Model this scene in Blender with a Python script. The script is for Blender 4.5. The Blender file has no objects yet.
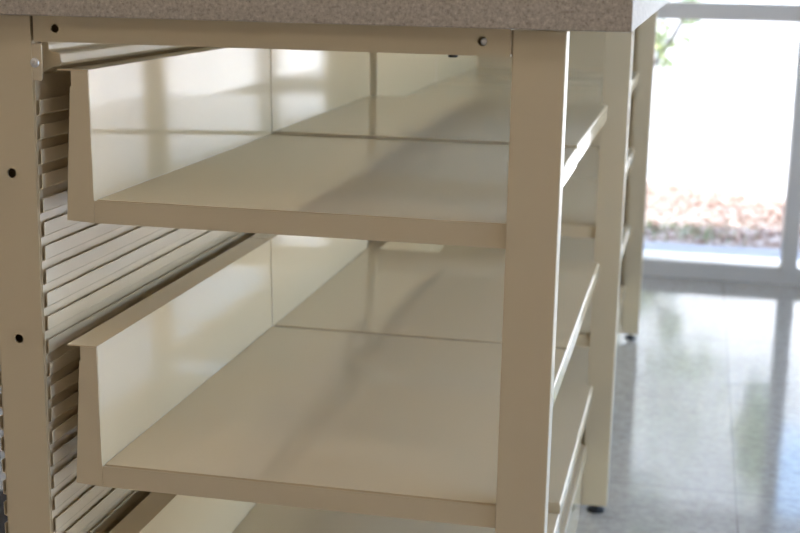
import bpy, bmesh, math, random
from mathutils import Matrix, Vector
random.seed(7)
S = bpy.context.scene
COL = S.collection

# ------------------------------------------------------------------ camera
cam_data = bpy.data.cameras.new('camera'); cam = bpy.data.objects.new('camera', cam_data); COL.objects.link(cam)
rt = Vector((0.97629615, 0.2156238, 0.01876726)); up = Vector((-0.06486014, 0.20873981, 0.97581804)); fw = Vector((-0.20649212, 0.95390464, -0.21777727))
M = Matrix((rt, up, -fw)).transposed().to_4x4(); M.translation = Vector((0.65834788, -1.2669285, 0.05531326))
cam.matrix_world = M
cam_data.sensor_width = 36.0; cam_data.lens = 1348.73 / 800 * 36.0
cam_data.clip_start = 0.02; cam_data.clip_end = 300
cam_data.dof.use_dof = True; cam_data.dof.focus_distance = 1.42; cam_data.dof.aperture_fstop = 7.0
S.camera = cam

# ------------------------------------------------------------------ world, sun, exposure
S.view_settings.view_transform = 'Standard'; S.view_settings.look = 'None'
S.view_settings.gamma = 1.0; S.view_settings.use_curve_mapping = False
S.view_settings.exposure = 2.1
w = bpy.data.worlds.new('world'); S.world = w; w.use_nodes = True
nt = w.node_tree; bg = nt.nodes['Background']
sky = nt.nodes.new('ShaderNodeTexSky'); sky.sky_type = 'NISHITA'; sky.sun_disc = False
sky.sun_elevation = math.radians(68); sky.sun_rotation = math.radians(180); sky.dust_density = 2.6; sky.air_density = 1.0; sky.ozone_density = 0.6
nt.links.new(sky.outputs[0], bg.inputs[0]); bg.inputs[1].default_value = 0.29
sd = bpy.data.lights.new('sun', 'SUN'); sd.energy = 1.6; sd.angle = math.radians(0.6); sd.color = (1.0, 0.96, 0.92)
sun = bpy.data.objects.new('sun', sd); COL.objects.link(sun)
SUNDIR = Vector((0.12, -0.25, 0.95)).normalized()
sun.rotation_euler = SUNDIR.to_track_quat('Z', 'Y').to_euler()

# portals: they give no light of their own, they guide sky light through the glazing
def portal(x, y, z, sx, sy, rot):
    d = bpy.data.lights.new('portal', 'AREA'); d.shape = 'RECTANGLE'; d.size = sx; d.size_y = sy
    d.cycles.is_portal = True
    o = bpy.data.objects.new('portal', d); COL.objects.link(o); o.location = (x, y, z); o.rotation_euler = rot

# ------------------------------------------------------------------ dimensions
FLOOR = -0.995; CEIL = 1.85
XL, XR = -3.2, 2.5; YB, YF = -4.2, 3.451
W = 0.4876; UW = 0.05; BOT = -0.9789
FR = [0.0, 1.2574, 2.5771]

portal((XL+XR)/2, YF-0.06, 0.35, XR-XL-0.2, 2.5, (math.radians(-90), 0, 0))
portal(XR-0.06, 1.32, 0.35, 2.5, 4.2, (0, math.radians(90), 0))

# ------------------------------------------------------------------ helpers
def tag(o, label=None, cat=None, group=None, kind=None):
    if label: o['label'] = label
    if cat: o['category'] = cat
    if group: o['group'] = group
    if kind: o['kind'] = kind
    return o

def link(name, bm, mat, parent=None, smooth=False, bevel=0.0, loc=None):
    me = bpy.data.meshes.new(name); bmesh.ops.recalc_face_normals(bm, faces=bm.faces[:]) if bevel >= 0 else None
    bm.to_mesh(me); bm.free(); me.materials.append(mat)
    o = bpy.data.objects.new(name, me); COL.objects.link(o)
    if parent: o.parent = parent
    if loc: o.location = loc
    if smooth:
        for p in me.polygons: p.use_smooth = True
    if bevel > 0:
        b = o.modifiers.new('bevel', 'BEVEL'); b.width = bevel; b.segments = 2; b.limit_method = 'ANGLE'; b.angle_limit = math.radians(40)
    return o

def box(bm, x0, x1, y0, y1, z0, z1):
    v = [bm.verts.new(p) for p in ((x0,y0,z0),(x1,y0,z0),(x1,y1,z0),(x0,y1,z0),(x0,y0,z1),(x1,y0,z1),(x1,y1,z1),(x0,y1,z1))]
    for f in ((0,3,2,1),(4,5,6,7),(0,1,5,4),(1,2,6,5),(2,3,7,6),(3,0,4,7)): bm.faces.new([v[i] for i in f])

def prism_y(bm, pts, y0, y1):
    """closed outline of (x, z) points pushed along y"""
    a = [bm.verts.new((x, y0, z)) for x, z in pts]; b = [bm.verts.new((x, y1, z)) for x, z in pts]
    n = len(pts); bm.faces.new(a); bm.faces.new(b[::-1])
    for i in range(n): bm.faces.new((a[i], b[i], b[(i+1) % n], a[(i+1) % n]))

def sheet_y(bm, line, t, y0, y1):
    """folded sheet: open (x, z) line of thickness t pushed along y"""
    n = len(line); off = []
    for i in range(n):
        ds = []
        if i: ds.append(Vector(line[i]) - Vector(line[i-1]))
        if i < n-1: ds.append(Vector(line[i+1]) - Vector(line[i]))
        ns = [Vector((-d.y, d.x)).normalized() for d in ds]
        m = sum(ns, Vector((0, 0))).normalized()
        m = m * (t / max(0.4, m.dot(ns[0]))); off.append((line[i][0]+m.x, line[i][1]+m.y))
    for i in range(n-1):
        prism_y(bm, [line[i], line[i+1], off[i+1], off[i]], y0, y1)

def plate_holes(bm, x0, x1, z0, z1, y0, y1, holes, seg=20):
    """plate in the xz plane between y0 and y1 with real round holes (x, z, r) stacked along one axis"""
    vert = (z1-z0) > (x1-x0)
    hs = sorted(holes, key=lambda h: h[1] if vert else h[0])
    cuts = []
    for hx, hz, r in hs:
        c = hz if vert else hx; cuts.append((c-r*1.6, c+r*1.6, (hx, hz, r)))
    pos = z0 if vert else x0; end = z1 if vert else x1
    def B(a, b):
        if b-a > 1e-5: box(bm, *( (x0,x1,y0,y1,a,b) if vert else (a,b,y0,y1,z0,z1) ))
    for a, b, (hx, hz, r) in cuts:
        B(pos, a); pos = b
        bx0, bx1, bz0, bz1 = (x0, x1, a, b) if vert else (a, b, z0, z1)
        def sq(t):
            c, s = math.cos(t), math.sin(t); k = 1/max(abs(c), abs(s))
            c *= k; s *= k
            return (hx + (c*(bx1-hx) if c > 0 else c*(hx-bx0)), hz + (s*(bz1-hz) if s > 0 else s*(hz-bz0)))
        rings = []
        for k in range(seg):
            t = 2*math.pi*(k+0.5*0)/seg + math.pi/4
            ox, oz = sq(t); ix, iz = hx+r*math.cos(t), hz+r*math.sin(t)
            rings.append([bm.verts.new(p) for p in ((ox,y0,oz),(ix,y0,iz),(ix,y1,iz),(ox,y1,oz))])
        for k in range(seg):
            p, q = rings[k], rings[(k+1) % seg]
            for i in range(3): bm.faces.new((p[i], q[i], q[i+1], p[i+1]))
    B(pos, end)

def tube(bm, pts, rads, seg=8):
    prev = None
    for i, (p, r) in enumerate(zip(pts, rads)):
        p = Vector(p); d = (Vector(pts[min(i+1, len(pts)-1)]) - Vector(pts[max(i-1, 0)])).normalized()
        a = d.orthogonal().normalized(); b = d.cross(a)
        if prev: a = (prev - d*prev.dot(d)).normalized(); b = d.cross(a)
        prev = a
        ring = [bm.verts.new(p + r*(math.cos(2*math.pi*k/seg)*a + math.sin(2*math.pi*k/seg)*b)) for k in range(seg)]
        if i:
            for k in range(seg): bm.faces.new((last[k], last[(k+1)%seg], ring[(k+1)%seg], ring[k]))
        else: bm.faces.new(ring[::-1])
        last = ring
    bm.faces.new(last)

# ------------------------------------------------------------------ materials
def mat(name, col, rough=0.5, metal=0.0, coat=0.0, spec=0.5, coat_rough=0.05):
    m = bpy.data.materials.new(name); m.use_nodes = True; p = m.node_tree.nodes['Principled BSDF']
    p.inputs['Base Color'].default_value = (*col, 1); p.inputs['Roughness'].default_value = rough
    p.inputs['Metallic'].default_value = metal; p.inputs['Coat Weight'].default_value = coat
    p.inputs['Specular IOR Level'].default_value = spec; p.inputs['Coat Roughness'].default_value = coat_rough
    return m
def N(m, t, **k):
    n = m.node_tree.nodes.new(t)
    for a, b in k.items(): setattr(n, a, b)
    return n
def P(m): return m.node_tree.nodes['Principled BSDF']
def coords(m): return N(m, 'ShaderNodeTexCoord').outputs['Object']
def noise(m, scale, detail=2, rough=0.5, vec=None, geo=False):
    n = N(m, 'ShaderNodeTexNoise'); n.inputs['Scale'].default_value = scale; n.inputs['Detail'].default_value = detail; n.inputs['Roughness'].default_value = rough
    m.node_tree.links.new(vec if vec else (N(m, 'ShaderNodeNewGeometry').outputs['Position']), n.inputs['Vector'])
    return n.outputs[0]
def ramp(m, src, stops, interp='LINEAR'):
    r = N(m, 'ShaderNodeValToRGB'); r.color_ramp.interpolation = interp
    e = r.color_ramp.elements
    while len(e) < len(stops): e.new(0.5)
    for el, (p, c) in zip(e, stops): el.position = p; el.color = (*c, 1)
    m.node_tree.links.new(src, r.inputs[0]); return r.outputs[0]
def bump(m, src, strength, dist, tgt='Normal'):
    b = N(m, 'ShaderNodeBump'); b.inputs['Strength'].default_value = strength; b.inputs['Distance'].default_value = dist
    m.node_tree.links.new(src, b.inputs['Height']); m.node_tree.links.new(b.outputs[0], P(m).inputs[tgt])
    return b

ALM = (0.73, 0.595, 0.395)
enamel = mat('almond_enamel', ALM, rough=0.06, spec=0.38)           # glossy shelf paint with faint orange peel
bump(enamel, noise(enamel, 160, 2), 0.05, 0.0006)
post_paint = mat('almond_frame_paint', (0.68, 0.575, 0.40), rough=0.30, spec=0.5)
bump(post_paint, noise(post_paint, 300, 2), 0.06, 0.0004)
slot_paint = mat('almond_slotted_paint', (0.72, 0.62, 0.46), rough=0.26, spec=0.42)
bump(slot_paint, noise(slot_paint, 120, 2), 0.05, 0.0006)
steel = mat('zinc_steel', (0.86, 0.88, 0.92), rough=0.4, metal=1.0)
rubber = mat('black_rubber', (0.02, 0.02, 0.02), rough=0.6)
mat_dark = mat('dark_mat_fibre', (0.045, 0.04, 0.038), rough=0.95)
bump(mat_dark, noise(mat_dark, 900, 2), 0.6, 0.002)

lam = mat('speckled_laminate', (0.4, 0.36, 0.33), rough=0.55, spec=0.25)
lk = lam.node_tree.links
base = ramp(lam, noise(lam, 260, 5, 0.75), [(0.30, (0.27, 0.225, 0.185)), (0.44, (0.44, 0.385, 0.325)), (0.56, (0.53, 0.47, 0.40)), (0.70, (0.70, 0.64, 0.57))])
vo = N(lam, 'ShaderNodeTexVoronoi'); vo.inputs['Scale'].default_value = 420
lk.new(N(lam, 'ShaderNodeNewGeometry').outputs['Position'], vo.inputs['Vector'])
spk = ramp(lam, vo.outputs['Distance'], [(0.0, (1, 1, 1)), (0.28, (0, 0, 0))], 'EASE')
pick = ramp(lam, noise(lam, 330, 1), [(0.52, (0, 0, 0)), (0.56, (1, 1, 1))])
mul = N(lam, 'ShaderNodeMath', operation='MULTIPLY'); lk.new(spk, mul.inputs[0]); lk.new(pick, mul.inputs[1])
mx = N(lam, 'ShaderNodeMix', data_type='RGBA'); lk.new(mul.outputs[0], mx.inputs[0]); lk.new(base, mx.inputs[6]); mx.inputs[7].default_value = (0.12, 0.075, 0.06, 1)
lk.new(mx.outputs[2], P(lam).inputs['Base Color'])

# polished terrazzo-look floor tiles, 61 cm, joints at x = 0.79, y = 1.44
flo = mat('polished_floor_tile', (0.5, 0.5, 0.48), rough=0.09, spec=0.75)
fl = flo.node_tree.links
c1 = ramp(flo, noise(flo, 55, 4, 0.7), [(0.3, (0.385, 0.36, 0.325)), (0.5, (0.48, 0.455, 0.415)), (0.7, (0.57, 0.545, 0.505))])
c2 = ramp(flo, noise(flo, 170, 2), [(0.60, (1, 1, 1)), (0.68, (0.82, 0.80, 0.77))])
m1 = N(flo, 'ShaderNodeMix', data_type='RGBA', blend_type='MULTIPLY'); m1.inputs[0].default_value = 1.0; fl.new(c1, m1.inputs[6]); fl.new(c2, m1.inputs[7])
sx = N(flo, 'ShaderNodeSeparateXYZ'); fl.new(N(flo, 'ShaderNodeNewGeometry').outputs['Position'], sx.inputs[0])
def joint(out, off):
    a = N(flo, 'ShaderNodeMath', operation='SUBTRACT'); fl.new(out, a.inputs[0]); a.inputs[1].default_value = off
    b = N(flo, 'ShaderNodeMath', operation='PINGPONG'); fl.new(a.outputs[0], b.inputs[0]); b.inputs[1].default_value = 0.305
    c = N(flo, 'ShaderNodeMath', operation='LESS_THAN'); fl.new(b.outputs[0], c.inputs[0]); c.inputs[1].default_value = 0.0014
    return c.outputs[0]
jm = N(flo, 'ShaderNodeMath', operation='MAXIMUM'); fl.new(joint(sx.outputs[0], 0.79), jm.inputs[0]); fl.new(joint(sx.outputs[1], 1.44), jm.inputs[1])
m2 = N(flo, 'ShaderNodeMix', data_type='RGBA'); fl.new(jm.outputs[0], m2.inputs[0]); fl.new(m1.outputs[2], m2.inputs[6]); m2.inputs[7].default_value = (0.22, 0.21, 0.19, 1)
fl.new(m2.outputs[2], P(flo).inputs['Base Color'])
bump(flo, noise(flo, 9, 3), 0.06, 0.01)

wallp = mat('painted_wall', (0.60, 0.50, 0.38), rough=0.8)
bump(wallp, noise(wallp, 200, 2), 0.2, 0.001)
backp = mat('warm_painted_wall', (0.56, 0.46, 0.34), rough=0.85)
ceilp = mat('ceiling_tile', (0.74, 0.71, 0.66), rough=0.9)
bump(ceilp, noise(ceilp, 150, 3), 0.5, 0.002)
alu = mat('window_aluminium', (0.70, 0.69, 0.68), rough=0.38, metal=0.15)
sillm = mat('window_sill_aluminium', (0.82, 0.83, 0.84), rough=0.25, metal=0.3)

glass = bpy.data.materials.new('window_glass'); glass.use_nodes = True
g = glass.node_tree; g.nodes.remove(g.nodes['Principled BSDF'])
tr = g.nodes.new('ShaderNodeBsdfTransparent'); tr.inputs[0].default_value = (0.93, 0.95, 0.95, 1)
gl = g.nodes.new('ShaderNodeBsdfGlossy'); gl.inputs['Roughness'].default_value = 0.0
fr = g.nodes.new('ShaderNodeFresnel'); fr.inputs[0].default_value = 1.4
ms = g.nodes.new('ShaderNodeMixShader'); g.links.new(fr.outputs[0], ms.inputs[0]); g.links.new(tr.outputs[0], ms.inputs[1]); g.links.new(gl.outputs[0], ms.inputs[2])
g.links.new(ms.outputs[0], g.nodes['Material Output'].inputs[0])

conc = mat('pale_concrete', (0.62, 0.61, 0.60), rough=0.9); bump(conc, noise(conc, 60, 4), 0.3, 0.004)
kerb = mat('grey_concrete', (0.40, 0.40, 0.41), rough=0.9); bump(kerb, noise(kerb, 80, 4), 0.3, 0.004)
soil = mat('mulch_soil', (0.5, 0.4, 0.33), rough=0.95)
soil.node_tree.links.new(ramp(soil, noise(soil, 26, 5, 0.8), [(0.35, (0.26, 0.19, 0.16)), (0.5, (0.46, 0.37, 0.32)), (0.62, (0.68, 0.61, 0.56))]), P(soil).inputs['Base Color'])
bump(soil, noise(soil, 40, 5, 0.7), 0.8, 0.03)
chip = mat('bark_chips', (0.5, 0.34, 0.26), rough=0.9)
oi = N(chip, 'ShaderNodeNewGeometry')
chip.node_tree.links.new(ramp(chip, oi.outputs['Random Per Island'], [(0.0, (0.26, 0.15, 0.11)), (0.5, (0.50, 0.34, 0.27)), (1.0, (0.78, 0.68, 0.60))]), P(chip).inputs['Base Color'])
grassm = mat('grass_blades', (0.13, 0.30, 0.06), rough=0.7)
leaf = mat('tree_leaves', (0.22, 0.40, 0.07), rough=0.55)
gi = N(leaf, 'ShaderNodeNewGeometry')
leaf.node_tree.links.new(ramp(leaf, gi.outputs['Random Per Island'], [(0.0, (0.10, 0.14, 0.055)), (0.6, (0.24, 0.30, 0.12)), (1.0, (0.42, 0.45, 0.20))]), P(leaf).inputs['Base Color'])
bark = mat('tree_bark', (0.13, 0.115, 0.105), rough=0.9); bump(bark, noise(bark, 60, 4), 0.6, 0.004)
stucco = mat('white_stucco', (0.86, 0.85, 0.83), rough=0.9); bump(stucco, noise(stucco, 120, 3), 0.3, 0.003)
stucco2 = mat('grey_stucco', (0.42, 0.42, 0.41), rough=0.9)

# ------------------------------------------------------------------ the room
def struct(name, bm, m): o = link(name, bm, m); o['kind'] = 'structure'; return o
def sbox(name, m, *a):
    bm = bmesh.new(); box(bm, *a); return struct(name, bm, m)
sbox('floor', flo, XL, XR, YB, YF+0.02, FLOOR-0.1, FLOOR)
sbox('ceiling', ceilp, XL-0.2, XR+0.2, YB-0.2, YF+0.14, CEIL, CEIL+0.12)
sbox('wall_back', backp, XL-0.2, XR+0.2, YB-0.2, YB, FLOOR-0.1, CEIL)
sbox('wall_left', wallp, XL-0.2, XL, YB, YF+0.14, FLOOR-0.1, CEIL)
sbox('baseboard_left', rubber, XL, XL+0.012, YB, YF, FLOOR, FLOOR+0.1)
bm = bmesh.new()                                                     # right wall with a long glazed opening
box(bm, XR, XR+0.2, YB, -0.8, FLOOR-0.1, CEIL); box(bm, XR, XR+0.2, -0.8, YF+0.14, 1.6, CEIL)
struct('wall_right', bm, wallp)
sbox('wall_front', wallp, XL, XR, YF, YF+0.14, 1.6, CEIL)

def storefront(name, horizontal, a0, a1, plane, muls):
    """frame members in (along, depth, z); horizontal: along = x and plane = y, else along = y and plane = x"""
    root = bpy.data.objects.new(name, None); COL.objects.link(root); root['kind'] = 'structure'
    def bb(bm, s0, s1, d0, d1, z0, z1):
        if horizontal: box(bm, s0, s1, plane+d0, plane+d1, z0, z1)
        else: box(bm, plane+d0, plane+d1, s0, s1, z0, z1)
    bm = bmesh.new(); bb(bm, a0, a1, 0, 0.155, FLOOR, -0.940); link('bottom_rail', bm, alu, root, bevel=0.002)
    bm = bmesh.new(); bb(bm, a0, a1, 0.004, 0.15, -0.940, -0.935); link('sill', bm, sillm, root, bevel=0.001)
    bm = bmesh.new(); bb(bm, a0, a1, 0.002, 0.10, -0.105, -0.047); link('transom', bm, alu, root, bevel=0.002)
    bm = bmesh.new(); bb(bm, a0, a1, 0, 0.10, 1.55, 1.6); link('head_rail', bm, alu, root, bevel=0.002)
    edges = sorted(muls)
    for c in edges:
        bm = bmesh.new(); bb(bm, c-0.026, c+0.026, -0.004, 0.105, FLOOR+0.04, 1.58); link('mullion', bm, alu, root, bevel=0.002)
    for c0, c1 in zip(edges, edges[1:]):
        for z0, z1 in ((-0.935, -0.105), (-0.047, 1.55)):
            bm = bmesh.new(); bb(bm, c0+0.024, c1-0.024, 0.085, 0.091, z0-.001, z1+.001); link('pane', bm, glass, root)
    return root
storefront('window_1', True, XL, XR, YF, [XL+0.03, -1.995, -0.495, 1.007, XR-0.03])
storefront('window_2', False, -0.8, YF, XR, [-0.77, 0.6, 2.0, YF-0.03])

# ------------------------------------------------------------------ outside the glass
sbox('ground', conc, -40, 40, YF+0.16, 60, -1.3, -1.02)
sbox('ground_side', conc, XR+0.2, 40, -30, YF+0.16, -1.3, -1.02)
sbox('trim_kerb', kerb, -12, 12, YF+0.165, 4.06, -1.02, -0.993)
bm = bmesh.new()                                                      # planting bed, slightly mounded, its far edge slanting
nx, ny = 60, 18; vs = []
for i in range(nx+1):
    x = -7+8.3*i/nx; row = []
    yf = 5.75 - 0.62*(x-0.3) if -1.5 < x < 2.2 else (6.87 if x <= -1.5 else 4.57)
    for j in range(ny+1):
        t = j/ny; y = 4.02+(yf-4.02)*t
        row.append(bm.verts.new((x, y, -1.012+0.05*math.sin(math.pi*t)+random.uniform(-.008, .008))))
    vs.append(row)
for i in range(nx):
    for j in range(ny): bm.faces.new((vs[i][j], vs[i+1][j], vs[i+1][j+1], vs[i][j+1]))
bed = tag(link('mulch_bed', bm, soil, smooth=True), 'sunlit reddish mulch bed outside the window', 'mulch bed', kind='stuff')
bm = bmesh.new()
for _ in range(4600):
    x = random.uniform(-1.2, 1.28); yf = 5.75-0.62*(min(x, 2.2)-0.3)
    t = random.random(); y = 4.12+(yf-4.07)*t; z = -1.0+0.05*math.sin(math.pi*t)
    c = Vector((x, y, z)); s = random.uniform(0.007, 0.021)
    a = Vector((random.uniform(-1, 1), random.uniform(-1, 1), random.uniform(-.35, .35))).normalized()
    b = a.cross(Vector((random.uniform(-.3, .3), random.uniform(-.3, .3), 1))).normalized(); n = a.cross(b)*0.004
    p = [c+a*s+n, c+b*s*0.4+n, c-a*s+n, c-b*s*0.4+n]; q = [u-2*n for u in p]
    V = [bm.verts.new(u) for u in p+q]
    bm.faces.new(V[:4]); bm.faces.new(V[7:3:-1])
    for k in range(4): bm.faces.new((V[k], V[4+k], V[4+(k+1)%4], V[(k+1)%4]))
o = link('bark_chips', bm, chip, bed); o['kind'] = 'stuff'
bm = bmesh.new()
for _ in range(420):
    x = random.gauss(0.62, 0.16); y = random.gauss(4.32, 0.09); h = random.uniform(0.02, 0.06)
    d = Vector((random.uniform(-.02, .02), random.uniform(-.02, .02), 0)); r = Vector((random.uniform(-1, 1), random.uniform(-1, 1), 0)).normalized()*0.0022
    b0 = Vector((x, y, -1.0)); f = [bm.verts.new(u) for u in (b0-r, b0+r, b0+d+Vector((0, 0, h)))]; bm.faces.new(f)
o = link('grass', bm, grassm, bed); o['kind'] = 'stuff'

# pale building across the paving, with a slanted lean-to wall in front of it
bld = bpy.data.objects.new('building', None); COL.objects.link(bld); bld.location = (0, 9, -1.02)
tag(bld, 'blown-out white stucco building across the sunny paving', 'building')
bm = bmesh.new(); box(bm, -14, 16, 0, 5, 0, 2.25); link('wall', bm, stucco, bld)
bm = bmesh.new(); box(bm, -14.1, 16.1, -0.12, 5.1, 2.25, 2.35); link('parapet', bm, stucco, bld)
bm = bmesh.new(); box(bm, -14, 1.6, 2.4, 5, 2.35, 6.2); link('upper_storey', bm, stucco2, bld)

# leaning young tree, whose crown shows at the top left of the window
def leaves(bm, centre, rad, n, size):
    for _ in range(n):
        v = Vector((random.gauss(0, 1), random.gauss(0, 1), random.gauss(0, 1))).normalized()*random.random()**0.45
        c = Vector(centre)+Vector((v.x*rad[0], v.y*rad[1], v.z*rad[2]))
        a = Vector((random.uniform(-1, 1), random.uniform(-1, 1), random.uniform(-1, 1))).normalized(); b = a.orthogonal().normalized()
        s = size*random.uniform(0.6, 1.2)
        bm.faces.new([bm.verts.new(u) for u in (c-a*s, c-a*s*0.2+b*s*0.42, c+a*s, c-a*s*0.2-b*s*0.42)])
def tree(base, pts, rads, branches, crowns, label, size):
    t = bpy.data.objects.new('tree', None); COL.objects.link(t); t.location = base; tag(t, label, 'tree')
    bm = bmesh.new(); tube(bm, pts, rads); link('trunk', bm, bark, t, smooth=True)
    for b, r in branches:
        bm = bmesh.new(); tube(bm, b, r, 6); link('branch', bm, bark, t, smooth=True)
    bm = bmesh.new()
    for c, rad, n in crowns: leaves(bm, c, rad, n, size)
    link('foliage', bm, leaf, t)
TREE_AT = (0.02, 6.0, -1.0)
tree(TREE_AT, [(0, 0, 0), (0.02, 0, .4), (0.10, 0, .8), (.30, .0, 1.25)], [.03, .026, .022, .016],
     [([(.02, 0, .32), (.25, .0, .42), (.39, .0, .54), (.50, .0, .72), (.60, .0, .93)], [.018, .017, .016, .014, .008]), ([(.25, 0, 1.1), (.5, .1, 1.3), (.8, .1, 1.45)], [.012, .009, .005])],
     [((.43, .05, .70), (.06, .2, .12), 130), ((.57, .05, .85), (.10, .25, .07), 120), ((.54, 0, .69), (.06, .12, .05), 26), ((.47, 0, .58), (.05, .12, .05), 20), ((.66, 0, 1.06), (.24, .3, .13), 260), ((.75, .1, 1.45), (.36, .4, .30), 220), ((.30, 0, 1.35), (.35, .35, .25), 160)],
     'slender leaning young tree with light green leaves outside the window', 0.028)
tree((-0.4, 7.9, -1.02), [(0, 0, 0), (0, 0, 1.2), (.05, 0, 2.4), (0, 0, 3.6)], [.10, .08, .07, .04],
     [([(0, 0, 1.6), (.5, -.2, 2.2), (.9, -.3, 2.7)], [.04, .03, .015]), ([(0, 0, 1.8), (-.6, 0, 2.5), (-1, 0, 3)], [.04, .03, .015])],
     [((0, 0, 3.3), (1.25, .8, 1.1), 2600), ((.75, -.1, 2.95), (.5, .5, .5), 900), ((1.60, -.1, 2.1), (.13, .3, .45), 300), ((-1, 0, 2.8), (.8, .6, .7), 900)],
     'larger leafy tree against the white building, seen above the transom', 0.07)

# ------------------------------------------------------------------ shelving frame
frame = bpy.data.objects.new('shelving_frame', None); COL.objects.link(frame); frame.location = (0, 0, 0)
tag(frame, 'cream painted steel shelving frame with slotted back standing under the speckled counter', 'shelving frame')

def screw(parent, x, y, z, r, axis, m=steel, name='screw'):
    bm = bmesh.new(); seg = 18
    prof = [(r, 0), (r, .0006), (r*.85, .0016), (r*.45, .0023)]
    rings = []
    for rr, h in prof:
        rings.append([bm.verts.new((rr*math.cos(2*math.pi*k/seg), rr*math.sin(2*math.pi*k/seg), h)) for k in range(seg)])
    for a, b in zip(rings, rings[1:]):
        for k in range(seg): bm.faces.new((a[k], a[(k+1)%seg], b[(k+1)%seg], b[k]))
    c = [bm.verts.new((r*.40*math.cos(2*math.pi*k/seg), r*.40*math.sin(2*math.pi*k/seg), .0012)) for k in range(seg)]
    for k in range(seg): bm.faces.new((rings[-1][k], rings[-1][(k+1)%seg], c[(k+1)%seg], c[k]))
    bm.faces.new(c); bm.faces.new(rings[0][::-1])
    for an in (0, math.pi/2):                                         # cross in the recess
        n0 = len(bm.verts); box(bm, -r*.42, r*.42, -r*.06, r*.06, .0011, .0021); bm.verts.ensure_lookup_table()
        bmesh.ops.rotate(bm, verts=bm.verts[n0:], cent=(0, 0, 0), matrix=Matrix.Rotation(an+.4, 3, 'Z'))
    o = link(name, bm, m, parent, smooth=False)
    o.location = (x, y, z); o.rotation_euler = Vector(axis).to_track_quat('Z', 'Y').to_euler()
    return o

def foot(parent, x, y):
    bm = bmesh.new()
    tube(bm, [(x, y, FLOOR), (x, y, FLOOR+.004), (x, y, FLOOR+.006)], [.017, .017, .011], 16)
    tube(bm, [(x, y, FLOOR+.005), (x, y, BOT+.02)], [.005, .005], 10)
    tube(bm, [(x, y, BOT-.004), (x, y, BOT+.002)], [.009, .009], 6)
    o = link('levelling_foot', bm, rubber, parent); o['label'] = 'black levelling foot'

HOLES_L = [-0.1622-0.1778*k for k in range(2)]
for fi, fy in enumerate(FR):
    # left upright: folded channel, face plate with round holes, both flanges turned back
    bm = bmesh.new(); hs = [(-0.0295, z, 0.0050) for z in HOLES_L]
    plate_holes(bm, -0.0515, -0.0020, BOT, -0.0012, fy, fy+.0015, hs)
    box(bm, -0.0515, -0.0495, fy+.002, fy+.03, BOT, -0.0012); box(bm, -0.0040, -0.0020, fy+.002, fy+.03, BOT, -0.0012)
    box(bm, -0.0495, -0.0040, fy+.028, fy+.03, BOT, -0.0012)
    bmesh.ops.remove_doubles(bm, verts=bm.verts[:], dist=1e-6); u = link('upright', bm, post_paint, frame); foot(u, -.028, fy+.018)
    # right upright
    bm = bmesh.new(); box(bm, W, W+UW, fy, fy+.002, BOT, -0.0012)
    box(bm, W+UW-.002, W+UW, fy+.002, fy+.03, BOT, -0.0012); box(bm, W+.015, W+UW-.002, fy+.028, fy+.03, BOT, -0.0012)
    box(bm, W+.015, W+.017, fy+.002, fy+.028, BOT, -0.0012)
    u = link('upright', bm, post_paint, frame, bevel=0.0012); foot(u, W+.028, fy+.018)
    # top crossbar with bolt holes
    bm = bmesh.new(); plate_holes(bm, 0.0012, W-.0016, -0.0262, -0.0002, fy-.0005, fy+.0010, [(.0250, -.0130, .0044), (.459, -.0126, .0046)])
    box(bm, 0.0012, W-.0016, fy+.0010, fy+.022, -.0016, -.0002); box(bm, 0.0012, W-.0016, fy+.0010, fy+.022, -.0262, -.0248)
    box(bm, 0.0012, W-.0016, fy+.0206, fy+.022, -.0248, -.0016)
    bmesh.ops.remove_doubles(bm, verts=bm.verts[:], dist=1e-6); cb = link('crossbar', bm, post_paint, frame)
    screw(cb, .4608, fy+.0022, -.0130, .0038, (0, -1, 0))
    bm = bmesh.new(); box(bm, W-.001, W+.020, fy+.0024, fy+.006, -.040, -.002); link('crossbar_bracket', bm, post_paint, cb)
    bm = bmesh.new(); tube(bm, [(.4300, fy+.008, -.0288), (.4300, fy+.008, -.0262)], [.0045, .0045], 12); link('bolt', bm, rubber, cb)['label'] = 'black bolt head'

def slotted(y0, y1, sign, x0, zt):
    bm = bmesh.new(); sg = sign
    box(bm, min(x0, x0-.001*sg), max(x0, x0-.001*sg), y0, y1, BOT+.01, zt)
    k = 0
    while True:
        z = -0.0859-0.0254*k
        if z < BOT+.04: break
        line = [(x0+.0002*sg, z-.0165), (x0+.0036*sg, z-.0152), (x0+.0042*sg, z-.0138), (x0+.0044*sg, z)]
        sheet_y(bm, line, .0008*sg, y0+.0005, y1)
        k += 1
    return link('slotted_panel', bm, slot_paint, frame)
for y0, y1 in ((.0022, 1.2565), (1.2896, 2.5762)):
    slotted(y0 if y0 > .01 else .0024, y1, 1, -0.0008, -.0545)
    slotted(y0+.0285 if y0 < .01 else y0, y1, -1, -0.0700, -.03)
    bm = bmesh.new(); box(bm, -.069, -.0517, y0+.040, y0+.060, BOT+.01, -.03); link('panel_spacer', bm, post_paint, frame)
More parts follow.
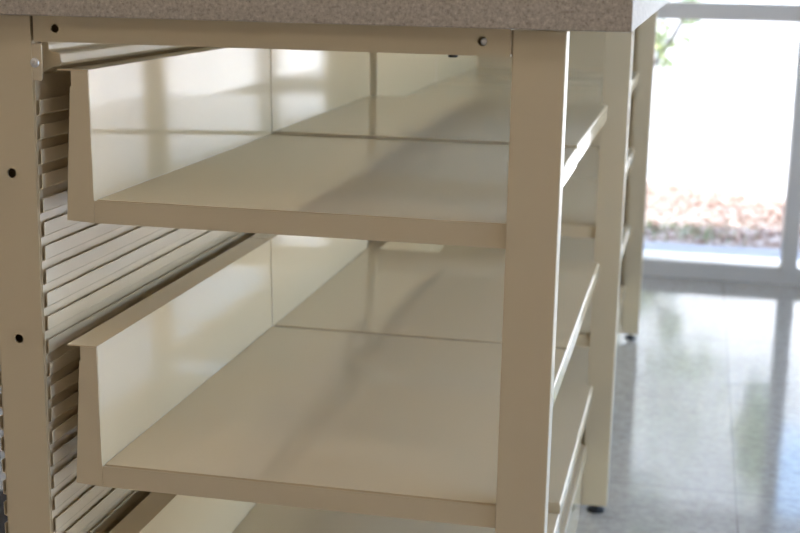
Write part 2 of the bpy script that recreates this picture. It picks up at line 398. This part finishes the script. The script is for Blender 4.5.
# folded top rail above the slots, its end tab screwed on
for y0, y1 in ((.0045, 1.2535), (1.2896, 2.5762)):
    bm = bmesh.new()
    pr = [(0.0004, -.0275), (.0085, -.0275), (.0092, -.0305), (.0092, -.0355), (.0120, -.0372), (.0190, -.0378), (.0215, -.0395), (.0222, -.0480), (.0205, -.0516), (.0150, -.0522), (.0060, -.0560), (.0004, -.0600)]
    prism_y(bm, pr, y0+.012, y1)
    r = link('top_rail', bm, post_paint, frame, smooth=False, bevel=.001)
bm = bmesh.new()
oc = [(-.0048, -.0290), (.0078, -.0285), (.0085, -.0300), (.0085, -.0640), (.0070, -.0660), (-.0015, -.0655), (-.0035, -.0630), (-.0050, -.0530)]
prism_y(bm, oc, .0012, .0034); tab = link('rail_tab', bm, slot_paint, frame, bevel=.0004)
o = screw(tab, .0008, .0012, -.0478, .0050, (0, -1, 0)); o['label'] = 'shiny zinc screw'
# closing panel of the far end
bm = bmesh.new(); box(bm, .001, W+.012, FR[2]+.032, FR[2]+.034, BOT+.02, -.004); link('end_panel', bm, post_paint, frame)

# ------------------------------------------------------------------ shelves
LEN = 0.598
def make_shelf(base=False):
    root = bpy.data.objects.new('shelf', None); COL.objects.link(root)
    X0, X1 = 0.0598, 0.5003; t = .0012; H = .0236
    bm = bmesh.new()                                                  # deck: pan with four turned-down lips, hollow below
    box(bm, X0, X1, .0062, LEN, -t, 0)
    box(bm, X0+.001, X1-.001, .0062, .0074, -.020, -t); box(bm, X0+.0002, X1-.0002, LEN-t, LEN-.0002, -H, -t)
    box(bm, X0, X0+t, t, LEN-t, -H, -t)
    for y in (.2, .4): box(bm, X0+t, X1-.002, y, y+.03, -.012, -t)
    link('deck', bm, enamel, root, bevel=.0004)
    bm = bmesh.new(); box(bm, X0+.0002, X1-.0002, 0, .0010, -H, -.0002); link('end_lip', bm, post_paint, root)
    bm = bmesh.new(); sheet_y(bm, [(X1, -.0004), (X1+.0014, -.0022), (X1+.0016, -H-.003), (X1-.008, -H-.003)], -.0012, .0002, LEN-.0002)
    link('front_lip', bm, enamel, root, bevel=.0003)
    bm = bmesh.new()                                                  # leaning back with a flange turned towards the slots
    prism_y(bm, [(X0-.0004, .0004), (X0-.0014, .0004), (.0562, .1320), (.0572, .1320)], .0012, LEN-.0012)
    prism_y(bm, [(.0573, .1320), (.0573, .1332), (.0235, .1332), (.0235, .1320)], .0004, LEN-.0004)
    link('back_panel', bm, enamel, root)
    for y in (0.0, LEN-.0012):
        bm = bmesh.new()
        prism_y(bm, [(X0-.0004, -H), (X0-.0004, 0), (.0566, .1318), (.0385, .1318), (.0385, .116), (.0370, .116), (.0290, -H+.0015)], y, y+.0012)
        link('end_plate', bm, post_paint, root)
    for y in (.10, LEN-.11):
        bm = bmesh.new(); box(bm, .0082, .0560, y, y+.003, .070, .078); box(bm, .0072, .0084, y, y+.003, .060, .078); link('hook', bm, slot_paint, root)
        bm = bmesh.new(); box(bm, .0072, .0590, y, y+.003, .002, .014); link('hook', bm, slot_paint, root)
    return root
def copy_tree(o):
    c = o.copy(); COL.objects.link(c)
    for ch in [x for x in bpy.data.objects if x.parent == o]:
        d = ch.copy(); COL.objects.link(d); d.parent = c
    return c
proto = make_shelf()
B1 = .004; B1b = B1+LEN+.003; B2 = FR[1]+.005; B2b = B2+LEN+.001
shelves = [
 (B1, -.1868, 'topmost near shelf module, glossy cream deck just below the crossbar'),
 (B1b, -.1838, 'top shelf module right behind the nearest top one, before the second upright'),
 (B1, -.4765, 'large cream shelf module in the middle of the near bay, nearest to the viewer'),
 (B1b, -.4765, 'middle-level shelf module behind the large near one, meeting it at a thin joint'),
 (B1, -.7280, 'low near shelf module partly cut off by the bottom of the photo'),
 (B1b, -.7150, 'low shelf module behind the cut-off one, its front edge beside the second upright'),
 (B2, -.2129, 'top shelf module just past the second upright, slightly lower than the near ones'),
 (B2b, -.2129, 'farthest top shelf module, ending at the tan end panel'),
 (B2, -.4200, 'second-level shelf module just past the second upright, deck seen as a pale band'),
 (B2b, -.4200, 'farthest second-level shelf module, against the tan end panel'),
 (B2, -.6330, 'third-level shelf module just past the second upright, its back seen as a thin white strip'),
 (B2b, -.6330, 'farthest third-level shelf module, against the tan end panel'),
]
for i, (y, z, lab) in enumerate(shelves):
    o = proto if i == 0 else copy_tree(proto)
    o.location = (0, y, z); tag(o, lab, 'shelf', 'cream metal shelves hung in the frame')

def base_unit(y0, y1, zt, label):
    root = bpy.data.objects.new('base_shelf', None); COL.objects.link(root); root.location = (0, y0, FLOOR); tag(root, label, 'base shelf', 'base shelves on the floor')
    L = y1-y0; z = zt-FLOOR
    bm = bmesh.new(); box(bm, .0140, .484, 0, L, z-.0012, z); box(bm, .0142, .4838, .0002, .0014, z-.03, z-.0012); box(bm, .0142, .4838, L-.0014, L-.0002, z-.03, z-.0012)
    link('deck', bm, enamel, root, bevel=.0004)
    bm = bmesh.new(); box(bm, .4842, .4935, 0, L, z-.028, z-.001); link('front_lip', bm, enamel, root, bevel=.001)
    bm = bmesh.new(); box(bm, .4810, .4870, 0, L, .0005, z-.0282); link('kick_plate', bm, enamel, root, bevel=.001)
    bm = bmesh.new(); box(bm, .020, .0240, 0, L, .0005, z-.0012); link('rear_support', bm, enamel, root)
base_unit(.034, 1.254, -.852, 'floor-level cream base shelf of the near bay with kick plate')
base_unit(1.291, 2.574, -.835, 'floor-level cream base shelf of the far bay beyond the second upright')

# ------------------------------------------------------------------ countertop
ct = bpy.data.objects.new('countertop', None); COL.objects.link(ct); ct.location = (0, 0, .003)
tag(ct, 'thick speckled grey-beige laminate countertop lying across the top of the shelving', 'countertop')
bm = bmesh.new(); box(bm, -.70, .5977, -.020, 2.66, -.0026, .0375); link('slab', bm, lam, ct, bevel=.0012)
bm = bmesh.new(); box(bm, -.698, .5957, -.018, 2.658, -.0029, -.0026); link('underside', bm, ceilp, ct)

# ------------------------------------------------------------------ dark mat on the floor behind left of the frame
bm = bmesh.new(); box(bm, -1.5, -.17, .2, 1.05, 0, .008); o = link('floor_mat', bm, mat_dark, bevel=.003); o.location = (0, 0, FLOOR)
tag(o, 'dark floor mat behind the left upright, glimpsed at the lower left edge', 'floor mat')

# ------------------------------------------------------------------ unseen warm fill lights, added overhead to brighten the camera-facing sides
lampm = bpy.data.materials.new('fill_light_diffuser'); lampm.use_nodes = True
P(lampm).inputs['Emission Color'].default_value = (1.0, 0.88, 0.75, 1); P(lampm).inputs['Emission Strength'].default_value = 1.2
for x, y, wh in ((-1.6, -2.8, 'in the back left corner of the room'), (0.3, -2.8, 'in the middle of the back row'), (1.7, -2.8, 'in the back right corner of the room'), (-1.6, -1.2, 'left of the viewer'), (1.7, -1.2, 'right of the viewer')):
    t = bpy.data.objects.new('fill_light', None); COL.objects.link(t); t.location = (x, y, CEIL)
    tag(t, 'added warm fill light out of view '+wh, 'fill light', 'added fill lights overhead')
    bm = bmesh.new(); box(bm, -.62, .62, -.17, .17, -.02, -.001); link('housing', bm, sillm, t)
    bm = bmesh.new(); box(bm, -.60, .60, -.15, .15, -.026, -.020); link('diffuser', bm, lampm, t)
